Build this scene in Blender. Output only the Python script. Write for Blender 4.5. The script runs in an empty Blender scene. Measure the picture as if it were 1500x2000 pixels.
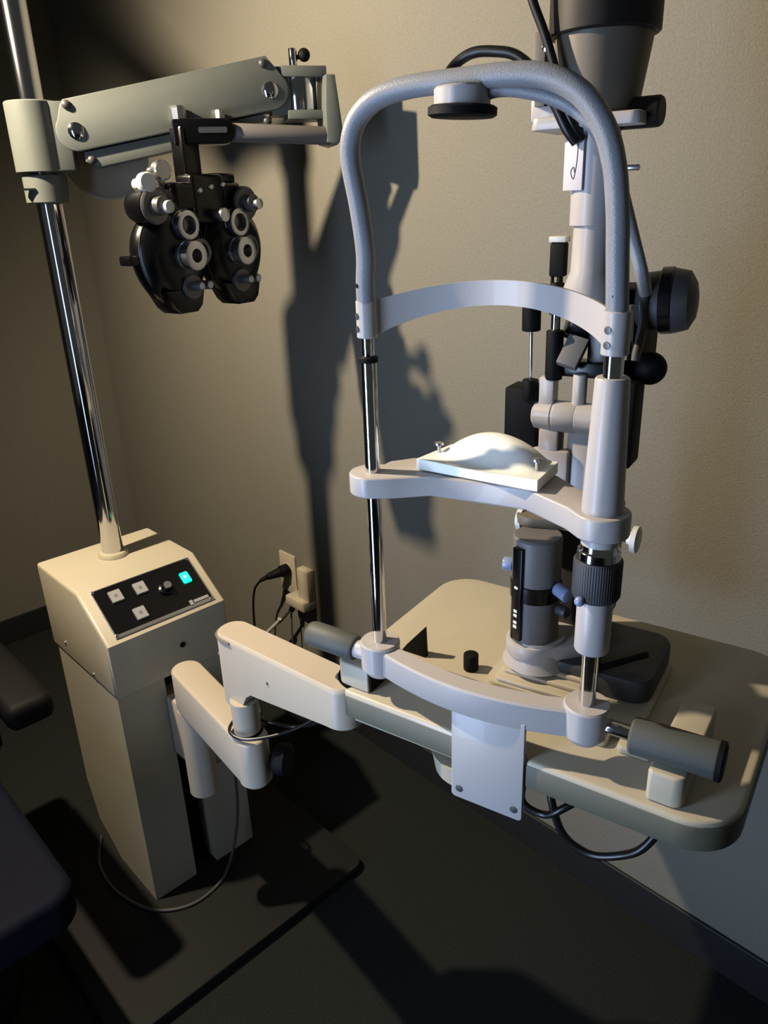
import bpy, bmesh, math, random
from mathutils import Vector, Matrix
random.seed(4)
S = bpy.context.scene
COL = S.collection
PI = math.pi

# ------------------------------------------------------------------ camera
cam_d = bpy.data.cameras.new('camera')
cam = bpy.data.objects.new('camera', cam_d)
COL.objects.link(cam)
cam_d.sensor_fit = 'AUTO'
cam_d.sensor_width = 36.0
cam_d.lens = 27.0
cam_d.clip_start = 0.02
cam.matrix_world = Matrix(((0.69156, -0.24957, 0.67784, 0.0),
                           (0.72153, 0.28258, -0.63209, 0.0),
                           (-0.03379, 0.92621, 0.37549, 1.53),
                           (0, 0, 0, 1)))
S.camera = cam

# ------------------------------------------------------------------ world, exposure, lights
w = bpy.data.worlds.new('world')
S.world = w
w.use_nodes = True
bg = w.node_tree.nodes['Background']
bg.inputs[0].default_value = (0.80, 0.86, 0.80, 1)
bg.inputs[1].default_value = 0.048
S.view_settings.view_transform = 'Standard'
S.view_settings.look = 'None'
S.view_settings.gamma = 1.0
S.view_settings.use_curve_mapping = False
S.view_settings.exposure = 0.0

LAMP = Vector((-1.57, 0.10, 2.12))        # bulb of the stand's examination lamp
LAMP_AIM = Vector((-0.95, 1.20, 1.00))
LAMP_POWER = 178.0
FILL_POS = Vector((-0.80, -0.52, 0.98))   # cool fill added behind the camera, standing in for an unseen source
FILL_POWER = 11.5

def light(name, kind, loc, aim, power, color, **kw):
    d = bpy.data.lights.new(name, kind)
    d.energy = power
    d.color = color
    for k, v in kw.items():
        setattr(d, k, v)
    o = bpy.data.objects.new(name, d)
    COL.objects.link(o)
    o.location = loc
    o.rotation_euler = (Vector(aim) - Vector(loc)).to_track_quat('-Z', 'Y').to_euler()
    return o
light('examination_lamp_light', 'SPOT', LAMP, LAMP_AIM, LAMP_POWER, (1.0, 0.82, 0.60),
      spot_size=math.radians(164), spot_blend=0.8, shadow_soft_size=0.022)
light('cool_fill_light', 'AREA', FILL_POS, (-0.45, 0.75, 1.10), FILL_POWER, (0.52, 0.68, 1.0), spread=math.radians(110),
      shape='RECTANGLE', size=0.30, size_y=1.7)  # added fill light; its spread is narrowed to stay on the headrest

# ------------------------------------------------------------------ materials
def mat(name, col, rough=0.5, metal=0.0, noise=None, bump=None, spec=0.5, coat=0.0, emit=None, trans=0.0):
    m = bpy.data.materials.new(name)
    m.use_nodes = True
    nt = m.node_tree
    b = nt.nodes['Principled BSDF']
    b.inputs['Base Color'].default_value = (*col, 1)
    b.inputs['Roughness'].default_value = rough
    b.inputs['Metallic'].default_value = metal
    b.inputs['Specular IOR Level'].default_value = spec
    b.inputs['Coat Weight'].default_value = coat
    b.inputs['Transmission Weight'].default_value = trans
    tc = nt.nodes.new('ShaderNodeTexCoord')
    if noise:                               # (scale, amount, second colour)
        n = nt.nodes.new('ShaderNodeTexNoise')
        n.inputs['Scale'].default_value = noise[0]
        n.inputs['Detail'].default_value = 6
        nt.links.new(tc.outputs['Object'], n.inputs['Vector'])
        r = nt.nodes.new('ShaderNodeMapRange')
        r.inputs[1].default_value = 0.35
        r.inputs[2].default_value = 0.65
        r.inputs[4].default_value = noise[1]
        nt.links.new(n.outputs['Fac'], r.inputs[0])
        mx = nt.nodes.new('ShaderNodeMix')
        mx.data_type = 'RGBA'
        mx.inputs[6].default_value = (*col, 1)
        mx.inputs[7].default_value = (*noise[2], 1)
        nt.links.new(r.outputs[0], mx.inputs[0])
        nt.links.new(mx.outputs[2], b.inputs['Base Color'])
    if bump:                                # (scale, strength, distance)
        n2 = nt.nodes.new('ShaderNodeTexNoise')
        n2.inputs['Scale'].default_value = bump[0]
        n2.inputs['Detail'].default_value = 3
        nt.links.new(tc.outputs['Object'], n2.inputs['Vector'])
        bp = nt.nodes.new('ShaderNodeBump')
        bp.inputs['Strength'].default_value = bump[1]
        bp.inputs['Distance'].default_value = bump[2]
        nt.links.new(n2.outputs['Fac'], bp.inputs['Height'])
        nt.links.new(bp.outputs[0], b.inputs['Normal'])
    if emit:
        b.inputs['Emission Color'].default_value = (*emit[0], 1)
        b.inputs['Emission Strength'].default_value = emit[1]
    return m

M = {}
M['wall'] = mat('wall_vinyl', (0.182, 0.175, 0.143), 0.75, noise=(260, 0.55, (0.136, 0.130, 0.106)), bump=(420, 0.5, 0.002), spec=0.25)
M['carpet'] = mat('carpet', (0.028, 0.032, 0.029), 0.95, noise=(320, 0.9, (0.0124, 0.01488, 0.01364)), bump=(700, 0.9, 0.004), spec=0.1)
M['baseboard'] = mat('baseboard_vinyl', (0.01364, 0.01426, 0.01488), 0.5)
M['cream'] = mat('cream_enamel', (0.4092, 0.372, 0.279), 0.42, noise=(14, 0.25, (0.372, 0.3348, 0.2418)), bump=(500, 0.08, 0.001), coat=0.15)
M['cream_worn'] = mat('worn_cream_enamel', (0.4216, 0.372, 0.2914), 0.45, noise=(9, 0.4, (0.3596, 0.31, 0.2356)), bump=(300, 0.12, 0.001))
M['column'] = mat('grey_cream_enamel', (0.372, 0.3472, 0.2604), 0.45, noise=(12, 0.3, (0.3224, 0.3038, 0.2232)))
M['pale'] = mat('pale_lilac_grey_enamel', (0.3844, 0.3627, 0.3472), 0.4, bump=(500, 0.1, 0.001), coat=0.1)
M['hammer'] = mat('grey_blue_hammered_paint', (0.2232, 0.2325, 0.2449), 0.42, noise=(500, 0.5, (0.1674, 0.1767, 0.1922)), bump=(650, 0.35, 0.001))
M['greygreen'] = mat('grey_green_enamel', (0.112, 0.125, 0.112), 0.42, noise=(40, 0.3, (0.097, 0.109, 0.097)), bump=(500, 0.1, 0.001))
M['chrome'] = mat('chrome', (0.62, 0.63, 0.66), 0.10, 1.0)
M['steel'] = mat('brushed_steel', (0.55, 0.56, 0.58), 0.3, 1.0)
M['black'] = mat('black_lacquer', (0.0022, 0.0022, 0.0030), 0.25, spec=0.35)
M['matte_black'] = mat('matte_black', (0.0028, 0.0028, 0.0032), 0.65, spec=0.15)
M['rubber'] = mat('grey_rubber', (0.062, 0.068, 0.060), 0.6, bump=(600, 0.25, 0.001))
M['darkgrey'] = mat('dark_grey_paint', (0.034, 0.034, 0.036), 0.5, bump=(500, 0.2, 0.001))
M['midgrey'] = mat('warm_grey_paint', (0.120, 0.112, 0.106), 0.5, bump=(500, 0.2, 0.001))
M['tan'] = mat('tan_paint', (0.115, 0.098, 0.074), 0.5, noise=(20, 0.3, (0.092, 0.080, 0.062)))
M['brown'] = mat('dark_brown_housing', (0.012, 0.010, 0.0095), 0.55, spec=0.25)
M['white'] = mat('white_plastic', (0.5332, 0.5332, 0.496), 0.4)
M['chinwhite'] = mat('white_chin_rest_plastic', (0.80, 0.82, 0.76), 0.35, coat=0.3)
M['ivory'] = mat('ivory_plastic', (0.4464, 0.3968, 0.2976), 0.4)
M['bluegrey'] = mat('blue_grey_plastic', (0.186, 0.2356, 0.3844), 0.3)
M['button'] = mat('grey_button', (0.2604, 0.2666, 0.2728), 0.5)
M['mark'] = mat('white_print', (0.8, 0.84, 0.84), 0.5)
M['green'] = mat('lit_green_button', (0.02, 0.5, 0.35), 0.4, emit=((0.0, 0.85, 0.50), 1.3))
M['green_core'] = mat('lit_green_lens', (0.5, 0.9, 0.8), 0.4, emit=((0.55, 1.0, 0.85), 3.0))
M['card'] = mat('white_card', (0.4588, 0.4464, 0.4712), 0.7)
M['pen'] = mat('pen_ink', (0.0186, 0.0217, 0.0372), 0.6)
M['navy'] = mat('navy_vinyl_upholstery', (0.0030, 0.0042, 0.0120), 0.75, spec=0.12, noise=(30, 0.5, (0.0022, 0.0032, 0.009)), bump=(300, 0.2, 0.001))
M['cable'] = mat('black_cable', (0.00744, 0.00744, 0.00744), 0.35)
M['greycable'] = mat('grey_cable', (0.062, 0.062, 0.062), 0.5)
M['glass'] = mat('dark_lens_glass', (0.02, 0.025, 0.03), 0.05, coat=1.0)
M['prism'] = mat('ground_prism_face', (0.0992, 0.0992, 0.1023), 0.6)
M['bulb'] = mat('lamp_bulb_glass', (1, 0.9, 0.7), 0.4, emit=((1.0, 0.86, 0.62), 6.0))
M['band'] = mat('grey_olive_edging', (0.105, 0.100, 0.068), 0.55)
M['baseplate'] = mat('black_painted_steel_plate', (0.010, 0.0105, 0.010), 0.7, spec=0.2)
M['dullsteel'] = mat('dull_grey_metal', (0.124, 0.124, 0.1271), 0.42, 0.7)
M['wear'] = mat('bare_worn_metal', (0.1488, 0.1364, 0.124), 0.6)

# ------------------------------------------------------------------ mesh helpers
def BM():
    return bmesh.new()

def frame(d):
    d = Vector(d).normalized()
    a = Vector((0, 0, 1)) if abs(d.z) < 0.9 else Vector((1, 0, 0))
    x = a.cross(d).normalized()
    return x, d.cross(x), d

def box(bm, x0, x1, y0, y1, z0, z1, bev=0.0, seg=2, mtx=None):
    t = bmesh.new()
    bmesh.ops.create_cube(t, size=1)
    for v in t.verts:
        v.co = Vector(((x0 + x1) / 2 + v.co.x * (x1 - x0), (y0 + y1) / 2 + v.co.y * (y1 - y0), (z0 + z1) / 2 + v.co.z * (z1 - z0)))
    if bev > 0:
        bmesh.ops.bevel(t, geom=t.edges[:], offset=bev, segments=seg, affect='EDGES', profile=0.5)
    if mtx is not None:
        bmesh.ops.transform(t, matrix=mtx, verts=t.verts)
    merge(bm, t)
    return bm

def merge(bm, t):
    me = bpy.data.meshes.new('tmp')
    t.to_mesh(me)
    bm.from_mesh(me)
    bpy.data.meshes.remove(me)
    t.free()

def lathe(bm, base, axis, prof, seg=36, cap=True):
    """prof: (distance along axis, radius) pairs."""
    x, y, d = frame(axis)
    base = Vector(base)
    rings = []
    for (h, r) in prof:
        rings.append([bm.verts.new(base + d * h + x * (r * math.cos(2 * PI * i / seg)) + y * (r * math.sin(2 * PI * i / seg))) for i in range(seg)])
    for a, b in zip(rings, rings[1:]):
        for i in range(seg):
            j = (i + 1) % seg
            bm.faces.new((a[i], a[j], b[j], b[i]))
    if cap:
        bm.faces.new(list(reversed(rings[0])))
        bm.faces.new(rings[-1])
    return bm

def cyl(bm, p, q, r, r2=None, seg=28, bev=None):
    p, q = Vector(p), Vector(q)
    L = (q - p).length
    r2 = r if r2 is None else r2
    b = min(r, r2, L) * 0.15 if bev is None else bev
    if b > 0:
        prof = [(0, r - b), (b * 0.3, r - b * 0.3), (b, r), (L - b, r2), (L - b * 0.3, r2 - b * 0.3), (L, r2 - b)]
    else:
        prof = [(0, r), (L, r2)]
    return lathe(bm, p, q - p, prof, seg)

def smooth_path(pts, n=8):
    P = [Vector(p) for p in pts]
    if len(P) < 3:
        return P
    out = []
    for i in range(len(P) - 1):
        p0 = P[i - 1] if i else P[0] * 2 - P[1]
        p1, p2 = P[i], P[i + 1]
        p3 = P[i + 2] if i + 2 < len(P) else P[-1] * 2 - P[-2]
        for k in range(n):
            t = k / n
            out.append(0.5 * ((2 * p1) + (p2 - p0) * t + (2 * p0 - 5 * p1 + 4 * p2 - p3) * t * t + (3 * p1 - p0 - 3 * p2 + p3) * t ** 3))
    out.append(P[-1])
    return out

def tube(bm, pts, r, seg=14, n=8, smooth=True):
    P = smooth_path(pts, n) if smooth else [Vector(p) for p in pts]
    d0 = (P[1] - P[0]).normalized()
    x, y, _ = frame(d0)
    rings = []
    for i, p in enumerate(P):
        d = (P[min(i + 1, len(P) - 1)] - P[max(i - 1, 0)]).normalized()
        x = (x - d * x.dot(d)).normalized()
        y = d.cross(x)
        rings.append([bm.verts.new(p + x * (r * math.cos(2 * PI * k / seg)) + y * (r * math.sin(2 * PI * k / seg))) for k in range(seg)])
    for a, b in zip(rings, rings[1:]):
        for i in range(seg):
            j = (i + 1) % seg
            bm.faces.new((a[i], a[j], b[j], b[i]))
    bm.faces.new(list(reversed(rings[0])))
    bm.faces.new(rings[-1])
    return bm

def prism(bm, poly, z0, z1, bev=0.0, seg=2, plane='xy', mtx=None):
    """extrude a 2D polygon; plane 'xy' extrudes in z, 'xz' in y, 'yz' in x."""
    t = bmesh.new()
    def V(a, b, c):
        return {'xy': (a, b, c), 'xz': (a, c, b), 'yz': (c, a, b)}[plane]
    lo = [t.verts.new(V(a, b, z0)) for a, b in poly]
    hi = [t.verts.new(V(a, b, z1)) for a, b in poly]
    fl = t.faces.new(list(reversed(lo)))
    fh = t.faces.new(hi)
    n = len(poly)
    for i in range(n):
        t.faces.new((lo[i], lo[(i + 1) % n], hi[(i + 1) % n], hi[i]))
    bmesh.ops.recalc_face_normals(t, faces=t.faces[:])
    if bev > 0:
        e = list(set(fl.edges[:] + fh.edges[:]))
        bmesh.ops.bevel(t, geom=e, offset=bev, segments=seg, affect='EDGES', profile=0.5)
    if mtx is not None:
        bmesh.ops.transform(t, matrix=mtx, verts=t.verts)
    merge(bm, t)
    return bm

def arc(cx, cy, r, a0, a1, n=10):
    return [(cx + r * math.cos(math.radians(a0 + (a1 - a0) * i / n)), cy + r * math.sin(math.radians(a0 + (a1 - a0) * i / n))) for i in range(n + 1)]

def rrect(x0, x1, y0, y1, r, n=8):
    rr = r if isinstance(r, (list, tuple)) else [r] * 4      # corners: x0y0, x1y0, x1y1, x0y1
    return (arc(x0 + rr[0], y0 + rr[0], rr[0], 180, 270, n) + arc(x1 - rr[1], y0 + rr[1], rr[1], 270, 360, n) +
            arc(x1 - rr[2], y1 - rr[2], rr[2], 0, 90, n) + arc(x0 + rr[3], y1 - rr[3], rr[3], 90, 180, n))

def capsule(p, q, r, r2=None, n=14):
    """outline polygon of a stadium from p to q."""
    r2 = r if r2 is None else r2
    a = math.degrees(math.atan2(q[1] - p[1], q[0] - p[0]))
    return arc(q[0], q[1], r2, a - 90, a + 90, n) + arc(p[0], p[1], r, a + 90, a + 270, n)

def ball(bm, c, r, sx=1, sy=1, sz=1, u=24, v=16):
    t = bmesh.new()
    bmesh.ops.create_uvsphere(t, u_segments=u, v_segments=v, radius=r)
    for q in t.verts:
        q.co = Vector((c[0] + q.co.x * sx, c[1] + q.co.y * sy, c[2] + q.co.z * sz))
    merge(bm, t)
    return bm

ROOTZ = {}
def obj(name, bm, m, parent=None, label=None, smooth=True, angle=35):
    if parent is not None:
        r = parent
        while r.parent is not None:
            r = r.parent
        dz = ROOTZ.get(r.name, 0.0)
        if dz:
            bmesh.ops.translate(bm, vec=(0, 0, -dz), verts=bm.verts)
    bmesh.ops.recalc_face_normals(bm, faces=bm.faces[:])
    me = bpy.data.meshes.new(name)
    bm.to_mesh(me)
    bm.free()
    me.materials.append(M[m])
    if smooth:
        me.polygons.foreach_set('use_smooth', [True] * len(me.polygons))
        me.set_sharp_from_angle(angle=math.radians(angle))
    o = bpy.data.objects.new(name, me)
    COL.objects.link(o)
    if parent is not None:
        o.parent = parent
    if label:
        o['label'] = label
    return o

def tag(o, label, cat, group=None):
    o['label'] = label
    o['category'] = cat
    if group:
        o['group'] = group
    return o

def thing(name, label, cat, loc=(0, 0, 0), rot=0.0, group=None):
    o = bpy.data.objects.new(name, None)
    o.empty_display_size = 0.05
    COL.objects.link(o)
    o.location = loc
    o.rotation_euler = (0, 0, rot)
    ROOTZ[o.name] = loc[2]
    return tag(o, label, cat, group)

def struct(name, bm, m):
    o = obj(name, bm, m, smooth=False)
    o['kind'] = 'structure'
    return o

# ------------------------------------------------------------------ the room
WY = 1.265          # wall behind the instruments
WX = -2.88          # wall on the left
struct('floor', box(BM(), WX - 0.1, 2.6, -2.8, WY + 0.1, -0.06, 0.0), 'carpet')
struct('wall_back', box(BM(), WX - 0.1, 2.6, WY, WY + 0.1, 0.0, 2.7), 'wall')
struct('wall_left', box(BM(), WX - 0.1, WX, -2.8, WY, 0.0, 2.7), 'wall')
struct('baseboard_back', box(BM(), WX, 2.6, WY - 0.008, WY, 0.0, 0.10, 0.002), 'baseboard')
struct('baseboard_left', box(BM(), WX, WX + 0.008, -2.8, WY - 0.008, 0.0, 0.10, 0.002), 'baseboard')

# ------------------------------------------------------------------ refraction stand: base plate, column, console head, pole
PX, PY = -1.597, 0.638
st = thing('refraction_stand', 'cream column stand with black button panel, green lit switch and tall chrome pole', 'stand', (PX, PY, 0))
def L(x, y):
    return x - PX, y - PY
b = BM()
x0, y0 = L(-1.80, 0.28); x1, y1 = L(-1.10, 0.92)
prism(b, rrect(x0, x1, y0, y1, 0.03), 0.0, 0.028, 0.006)
obj('base_plate', b, 'baseplate', st)
# column with a slot in its front face
YA, YB = 0.497, 0.768
b = BM()
prof = [(-1.54, 0.028), (-1.362, 0.028), (-1.362, 0.595), (-1.664, 0.595), (-1.672, 0.20), (-1.64, 0.09)]
for ya, yb in ((YA, 0.604), (0.662, YB)):
    prism(b, [L(x, 0)[0:1] + (z,) for x, z in prof], ya - PY, yb - PY, plane='xz')
prism(b, [(L(x, 0)[0], z) for x, z in [(-1.54, 0.028), (-1.42, 0.028), (-1.42, 0.595), (-1.664, 0.595), (-1.672, 0.20), (-1.64, 0.09)]], 0.604 - PY, 0.662 - PY, plane='xz')
bmesh.ops.remove_doubles(b, verts=b.verts, dist=0.0005)
obj('column', b, 'column', st)
b = BM()
box(b, -1.4195 - PX, -1.415 - PX, 0.605 - PY, 0.661 - PY, 0.03, 0.593)
obj('slot_lining', b, 'matte_black', st)
# console head
b = BM()
prof = [(-1.683, 0.595), (-1.357, 0.595), (-1.357, 0.718), (-1.473, 0.800), (-1.683, 0.800)]
prism(b, [(x - PX, z) for x, z in prof], YA - 0.003 - PY, YB + 0.004 - PY, 0.007, 3, plane='xz')
head = obj('console_head', b, 'cream', st)
b = BM()
cyl(b, (-1.357 - PX, 0.655 - PY, 0.655), (-1.3545 - PX, 0.655 - PY, 0.655), 0.006)
obj('lock_hole', b, 'matte_black', head)
for yy, xx in ((0.493, -1.60), (0.493, -1.46)):
    b = BM()
    cyl(b, (xx - PX, yy - PY + 0.002, 0.63 - (0.02 if xx > -1.5 else 0)), (xx - PX, yy - PY - 0.001, 0.63 - (0.02 if xx > -1.5 else 0)), 0.0035)
    obj('side_screw', b, 'steel', head)
# control panel on the sloping face
sl0 = Vector((-1.473 - PX, 0, 0.800)); sl1 = Vector((-1.357 - PX, 0, 0.718))
sd = (sl1 - sl0)
sn = Vector((-sd.z, 0, sd.x)).normalized()
if sn.z < 0:
    sn = -sn
def PN(a, t, h=0.0):
    """a across (0..1), t down the slope (0..1)"""
    return Vector((0, (YA + 0.022 - PY) + a * 0.232, 0)) + sl0 + sd * (0.07 + 0.86 * t) + sn * h
def panel_box(bm, a0, a1, t0, t1, h0, h1, bev=0.0008):
    t = bmesh.new()
    c = [[t.verts.new(PN(a, tt, h)) for a, tt in ((a0, t0), (a1, t0), (a1, t1), (a0, t1))] for h in (h0, h1)]
    t.faces.new(list(reversed(c[0]))); t.faces.new(c[1])
    for i in range(4):
        t.faces.new((c[0][i], c[0][(i + 1) % 4], c[1][(i + 1) % 4], c[1][i]))
    bmesh.ops.recalc_face_normals(t, faces=t.faces[:])
    bmesh.ops.bevel(t, geom=t.edges[:], offset=bev, segments=2, affect='EDGES')
    merge(bm, t)
    return bm
panel = obj('control_panel', panel_box(BM(), 0, 1, 0, 1, -0.001, 0.003), 'steel', st)
obj('panel_face', panel_box(BM(), 0.012, 0.985, 0.02, 0.93, 0.002, 0.0042), 'black', panel)
for a, t in ((0.186, 0.258), (0.42, 0.273), (0.301, 0.726)):
    pb = obj('push_button', panel_box(BM(), a - 0.055, a + 0.055, t - 0.115, t + 0.115, 0.004, 0.009), 'button', panel)
    bb = BM()
    lathe(bb, PN(a, t, 0.0085), sn, [(0, 0.0032), (0.0009, 0.0032), (0.0009, 0.0022), (0, 0.0022)], 20, cap=False)
    obj('button_symbol', bb, 'darkgrey', panel)
b = BM(); c0 = PN(0.634, 0.46, 0.004)
lathe(b, c0, sn, [(0, 0.0165), (0.004, 0.0165), (0.006, 0.012), (0.016, 0.0095), (0.017, 0.0085)], 30)
dial = obj('dial', b, 'black', panel)
b = BM(); lathe(b, c0 + sn * 0.0165, sn, [(0, 0.009), (0.0012, 0.0085)], 24)
obj('dial_cap', b, 'steel', panel, 'bright metal cap on the black dial')
obj('power_switch', panel_box(BM(), 0.854 - 0.043, 0.854 + 0.043, 0.398 - 0.115, 0.398 + 0.115, 0.004, 0.0095, 0.0018), 'green', panel, 'green switch lit from inside')
b = BM(); lathe(b, PN(0.848, 0.39, 0.0094), sn, [(0, 0.0035), (0.0008, 0.003)], 16)
obj('switch_lens', b, 'green_core', panel)
obj('badge', panel_box(BM(), 0.80, 0.955, 0.865, 0.925, 0.004, 0.005, 0.0003), 'button', panel)
obj('badge', panel_box(BM(), 0.755, 0.79, 0.85, 0.95, 0.004, 0.005, 0.0003), 'button', panel)
for a, t in ((0.018, 0.04), (0.975, 0.045), (0.018, 0.945), (0.972, 0.95)):
    b = BM(); lathe(b, PN(a, t, 0.002), sn, [(0, 0.0038), (0.003, 0.0036), (0.0038, 0.002)], 14)
    obj('panel_screw', b, 'chrome', panel)
b = BM()
lathe(b, (0, 0, 0.798), (0, 0, 1), [(0, 0.034), (0.006, 0.034), (0.012, 0.030), (0.014, 0.0245)], 40)
obj('pole_collar', b, 'cream', st)
b = BM()
cyl(b, (0, 0, 0.80), (0, 0, 1.885), 0.0235, seg=48, bev=0.001)
obj('pole', b, 'chrome', st)

# thin grey cord lying around the foot of the column
b = BM()
tube(b, [(-1.64, 0.49, 0.035), (-1.556, 0.447, 0.033), (-1.452, 0.440, 0.033), (-1.344, 0.474, 0.033), (-1.29, 0.545, 0.033), (-1.296, 0.63, 0.034), (-1.33, 0.69, 0.06), (-1.335, 0.72, 0.16), (-1.33, 0.725, 0.30), (-1.30, 0.71, 0.42), (-1.262, 0.655, 0.47)], 0.0035, 10)
tag(obj('thin_cord', b, 'greycable'), 'thin grey cord looping around the foot of the cream column', 'cord')

# ------------------------------------------------------------------ examination lamp on top of the pole (its bulb lights the scene)
el = thing('examination_lamp', 'cone shaded lamp on a jointed arm at the top of the chrome pole', 'lamp', (PX, PY, 1.885))
b = BM()
lathe(b, (0, 0, 1.886), (0, 0, 1), [(0, 0.030), (0.045, 0.030), (0.052, 0.024)], 32)
obj('swivel_collar', b, 'greygreen', el)
e1 = Vector((-1.655 - PX, 0.40 - PY, 2.006)); e2 = Vector((-1.80 - PX, 0.14 - PY, 2.22))
b = BM(); tube(b, [(0, 0, 1.92), e1, e2], 0.016, 16, smooth=False); obj('lamp_arm', b, 'greygreen', el)
b = BM(); ball(b, e1, 0.024); obj('elbow_joint', b, 'darkgrey', el)
ax = (LAMP_AIM - LAMP).normalized()
lb = LAMP - Vector((PX, PY, 0))
b = BM()
lathe(b, lb - ax * 0.10, ax, [(0.0, 0.022), (0.03, 0.035), (0.075, 0.055), (0.112, 0.068), (0.112, 0.065), (0.075, 0.051), (0.03, 0.030), (0.002, 0.018)], 40, cap=False)
shade = obj('lamp_shade', b, 'greygreen', el)
b = BM(); ball(b, lb - ax * 0.034, 0.017); obj('bulb', b, 'bulb', shade)
b = BM(); tube(b, [e2, e2 + Vector((0.10, -0.05, 0.06)), lb - ax * 0.09], 0.012, 12); obj('lamp_yoke', b, 'greygreen', el)

# ------------------------------------------------------------------ phoropter arm (parallelogram arm along t)
AZ = math.radians(61)
pa = thing('balance_arm', 'grey green double bar arm clamped high on the chrome pole reaching toward the back wall', 'arm', (PX, PY, 1.60), AZ)
# local: x along the arm, -y faces the camera
b = BM()
lathe(b, (0, 0, 1.600), (0, 0, 1), [(0, 0.046), (0.002, 0.048), (0.118, 0.048), (0.120, 0.046)], 48)
box(b, 0.0, 0.062, -0.036, 0.036, 1.602, 1.718, 0.002)
obj('pole_bracket', b, 'greygreen', pa)
b = BM()
lathe(b, (0, 0, 1.547), (0, 0, 1), [(0, 0.038), (0.002, 0.040), (0.048, 0.040), (0.050, 0.038)], 48)
obj('stop_collar', b, 'greygreen', pa)
b = BM(); box(b, -0.042, -0.015, -0.041, -0.030, 1.570, 1.5735); obj('clamp_slit', b, 'matte_black', pa)
h1 = (0.072, 1.668); h2 = (0.440, 1.734)
b = BM()
ang = math.degrees(math.atan2(h2[1] - h1[1], h2[0] - h1[0]))
up = (-math.sin(math.radians(ang)), math.cos(math.radians(ang)))
fw = (math.cos(math.radians(ang)), math.sin(math.radians(ang)))
def AP(s, t):   # s along, t across, from h1
    return (h1[0] + fw[0] * s + up[0] * t, h1[1] + fw[1] * s + up[1] * t)
def arcA(s, t, r, a0, a1, n=10):
    return [AP(s + r * math.cos(math.radians(a0 + (a1 - a0) * i / n)), t + r * math.sin(math.radians(a0 + (a1 - a0) * i / n))) for i in range(n + 1)]
LL = math.hypot(h2[0] - h1[0], h2[1] - h1[1])
poly = arcA(0, 0, 0.034, 135, 270) + arcA(LL, 0, 0.034, 270, 380) + [AP(LL + 0.004, 0.058), AP(-0.004, 0.054), AP(-0.012, 0.046)]
prism(b, poly, -0.038, 0.038, 0.0025, 2, plane='xz')
ub = obj('upper_bar', b, 'greygreen', pa)
b = BM()
poly = [AP(0.002, -0.036), AP(LL - 0.03, -0.036), AP(LL - 0.01, -0.046), AP(LL - 0.02, -0.064), AP(0.02, -0.066), AP(0.0, -0.052)]
prism(b, poly, -0.030, 0.030, 0.002, 2, plane='xz')
obj('lower_bar', b, 'greygreen', pa)
def pin(s, t, r, name='hinge_pin', m='chrome', y=-0.038):
    bb = BM(); a = AP(s, t)
    lathe(bb, (a[0], y + 0.002, a[1]), (0, -1, 0), [(0, r), (0.004, r), (0.0065, r * 0.75), (0.008, r * 0.3)], 24)
    return obj(name, bb, m, pa)
pin(0.002, 0.0, 0.0145); pin(LL - 0.002, 0.0, 0.0145)
pin(0.0, 0.044, 0.008, 'cap_screw', 'darkgrey'); pin(LL - 0.004, 0.046, 0.008, 'cap_screw', 'darkgrey')
pin(0.012, -0.052, 0.008, 'cap_screw', 'darkgrey', -0.030); pin(LL - 0.02, -0.050, 0.008, 'cap_screw', 'darkgrey', -0.030)
b = BM()
box(b, 0.440, 0.478, -0.03, 0.03, 1.692, 1.775, 0.002)
obj('end_block', b, 'greygreen', pa)
b = BM()
box(b, 0.462, 0.550, -0.036, 0.036, 1.757, 1.776, 0.002)
obj('end_yoke', b, 'greygreen', pa)
b = BM()
box(b, 0.470, 0.545, -0.036, 0.036, 1.684, 1.700, 0.002)
obj('end_yoke', b, 'greygreen', pa)
b = BM()
cyl(b, (0.500, 0, 1.700), (0.500, 0, 1.757), 0.034, seg=40, bev=0.001)
obj('swivel_drum', b, 'chrome', pa, 'polished drum in the arm end')
b = BM()
prism(b, [(0.538, 1.640), (0.558, 1.635), (0.572, 1.648), (0.560, 1.757), (0.542, 1.757), (0.538, 1.70)], -0.068, 0.030, 0.003, 2, plane='xz')
obj('end_plate', b, 'greygreen', pa)
b = BM()
cyl(b, (0.490, -0.012, 1.776), (0.490, -0.012, 1.808), 0.008)
obj('lock_screw', b, 'chrome', pa)
b = BM(); ball(b, (0.512, -0.012, 1.797), 0.012); cyl(b, (0.496, -0.012, 1.792), (0.512, -0.012, 1.797), 0.004); obj('lock_knob', b, 'matte_black', pa)
b = BM()
cyl(b, (0.355, -0.050, 1.661), (0.548, -0.050, 1.652), 0.0165, seg=30)
obj('hanging_rod', b, 'midgrey', pa, 'grey rod slung below the arm')
b = BM()
rt = Vector((0.112, 0.075, 1.632))
lathe(b, rt, (0, -1, 0.0), [(0, 0.02), (0.006, 0.075), (0.014, 0.083), (0.018, 0.083), (0.018, 0.079), (0.012, 0.072), (0.006, 0.02)], 48)
obj('round_cover', b, 'cream_worn', pa, 'round cream disc behind the arm bracket')

# ------------------------------------------------------------------ phoropter
ROD_Y = -0.050
cx = PX + math.cos(AZ) * 0.272 - math.sin(AZ) * ROD_Y; cy = PY + math.sin(AZ) * 0.272 + math.cos(AZ) * ROD_Y
PAZ = math.radians(12)
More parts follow.
